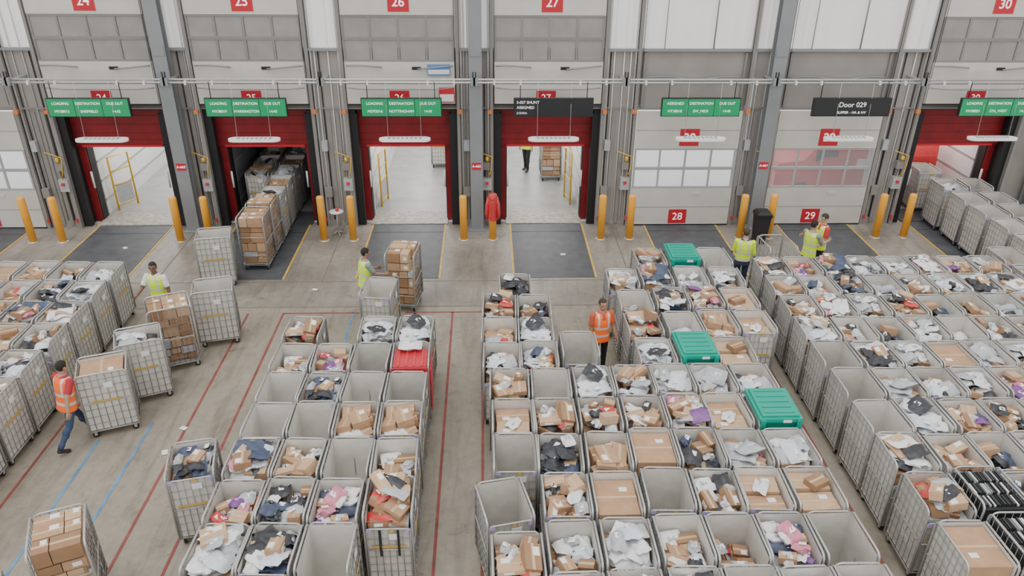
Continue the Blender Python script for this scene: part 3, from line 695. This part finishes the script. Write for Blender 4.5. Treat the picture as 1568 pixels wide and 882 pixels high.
person(8.65,18.2,100,arms=((10,8,40),(25,6,60)),vest='y',skin=(0.5,0.33,0.25),top=(0.6,0.04,0.05),hair=(0.05,0.03,0.02),headpitch=15)
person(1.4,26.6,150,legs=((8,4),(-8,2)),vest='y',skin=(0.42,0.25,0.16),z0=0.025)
# ---------------------------------------------------------------- misc props
b=MB(); n=20
prof=[(1.42,0.05,0.05),(1.38,0.12,0.1),(1.28,0.14,0.13),(1.0,0.13,0.14),(0.75,0.14,0.15),(0.62,0.15,0.16)]
vs=[];fs=[]
for z,rx,ry in prof:
    for k in range(n):
        a=2*math.pi*k/n; q=1+0.12*math.sin(5*a+z*3)*(1.5-z)*1.6
        vs.append((rx*q*math.cos(a),ry*q*math.sin(a),z))
for i in range(len(prof)-1):
    for k in range(n): fs.append((i*n+k,(i+1)*n+k,(i+1)*n+(k+1)%n,i*n+(k+1)%n))
fs.append(list(range(n)))
b.add(vs,fs,M_bagr,True)
for s_ in(-1,1): b.tube([(s_*0.1,0,1.3),(s_*0.16,-.04,1.1),(s_*0.18,-.09,0.85),(s_*0.17,-.09,0.7)],[0.05,0.05,0.045,0.04],M_bagr,8)
b.tube([(-.07,-.09,1.36),(0,-.13,1.25),(.07,-.09,1.36)],0.02,M_redpl,6)
b.obj('hanging_red_coat',(0.15,20.7,0))
b=MB(); b.tube([(0,0,0.05),(0,0,0.85)],[0.22,0.28],M_dark,4,sm=False); 
b.tube([(0,0,0.85),(0,0,0.93),(0,0,1.0)],[0.31,0.31,0.22],M_black,4,sm=False); b.box((0.0,-0.2,0.9),(0.18,0.02,0.05),M_steelgrey)
for s_ in(-1,1): b.cyl((s_*0.15-.02,0.15,0.07),(s_*0.15+.02,0.15,0.07),0.07,M_dark,12)
b.obj('black_wheelie_bin',(7.85,20.35,0),math.radians(45))
b=MB(); b.cyl((0,0,0.7),(0,0,0.73),0.2,M_label,24); b.cyl((0,0,0.02),(0,0,0.7),0.025,M_galv,8)
for k in range(4): a=k*math.pi/2+.4; b.tube([(0,0,0.12),(0.18*math.cos(a),0.18*math.sin(a),0.015)],0.015,M_galv,6)
b.cyl((0.03,0,0.73),(0.03,0,0.84),0.05,M_bagr,12)
b.obj('round_side_table',(-4.38,21.1,0))
b=MB()
sec=[(-2.6,0.35,1.1),(-2.5,0.3,1.25),(-1.7,0.3,1.35),(-1.1,0.3,2.1),(2.5,0.3,2.2),(2.6,0.35,2.0)]
vs=[];fs=[]
for x,z0,z1 in sec: vs+=[(x,-0.95,z0),(x,-0.95,z1*0.55+.3),(x,-0.85,z1),(x,0.85,z1),(x,0.95,z1*0.55+.3),(x,0.95,z0)]
for i in range(5):
    for k in range(6): fs.append((i*6+k,(i+1)*6+k,(i+1)*6+(k+1)%6,i*6+(k+1)%6))
fs+=[list(range(6)),[30+k for k in range(6)][::-1]]
b.add(vs,fs,M_bagr)
for x in(-1.7,1.7):
    for s_ in(-1,1): b.cyl((x,s_*0.78,0.33),(x,s_*0.98,0.33),0.33,M_dark,16)
b.box((-1.0,-0.93,1.5),(0.7,0.03,0.4),M_sblack); b.box((0.8,-0.96,1.3),(1.6,0.02,0.25),M_label)
b.obj('red_van',(11.9,24.6,-0.02))
def gate(x,y,rz=0):
    b=MB()
    b.tube([(0,0,0),(0,0,1.7),(0.7,0,1.7),(0.7,0,0)],0.03,M_yel,8)
    for z in(0.15,0.8,1.25): b.tube([(0,0,z),(0.7,0,z)],0.02,M_yel,6)
    b.box((0.35,0,0.5),(0.55,0.01,0.6),M_bagg)
    b.obj('yellow_safety_gate',(x,y,0.025),rz)
gate(-11.5,23.0,math.radians(60)); gate(2.65,23.3,math.radians(100)); gate(-3.35,23.2,math.radians(80)); gate(-10.6,27.5,math.radians(85))
o=cage(2.2,25.9,'s',kind='wire'); o.location.z=0.025
o=cage(-1.65,27.3,'e',kind='full'); o.location.z=0.025
o=cage(-9.7,27.3,'w',kind='full'); o.location.z=0.025
b=MB(); rr=random.Random(5)
for x,y in [(-5.9,11.3),(-9.9,19.0),(-10.2,20.2),(-4.4,17.6),(3.7,18.3),(-5.8,12.0),(2.1,19.6)]:
    b.box((x,y,0.015),(0.14,0.1,0.004),M_label,R=Matrix.Rotation(rr.random()*3,3,'Z'))
b.obj('paper_scraps')
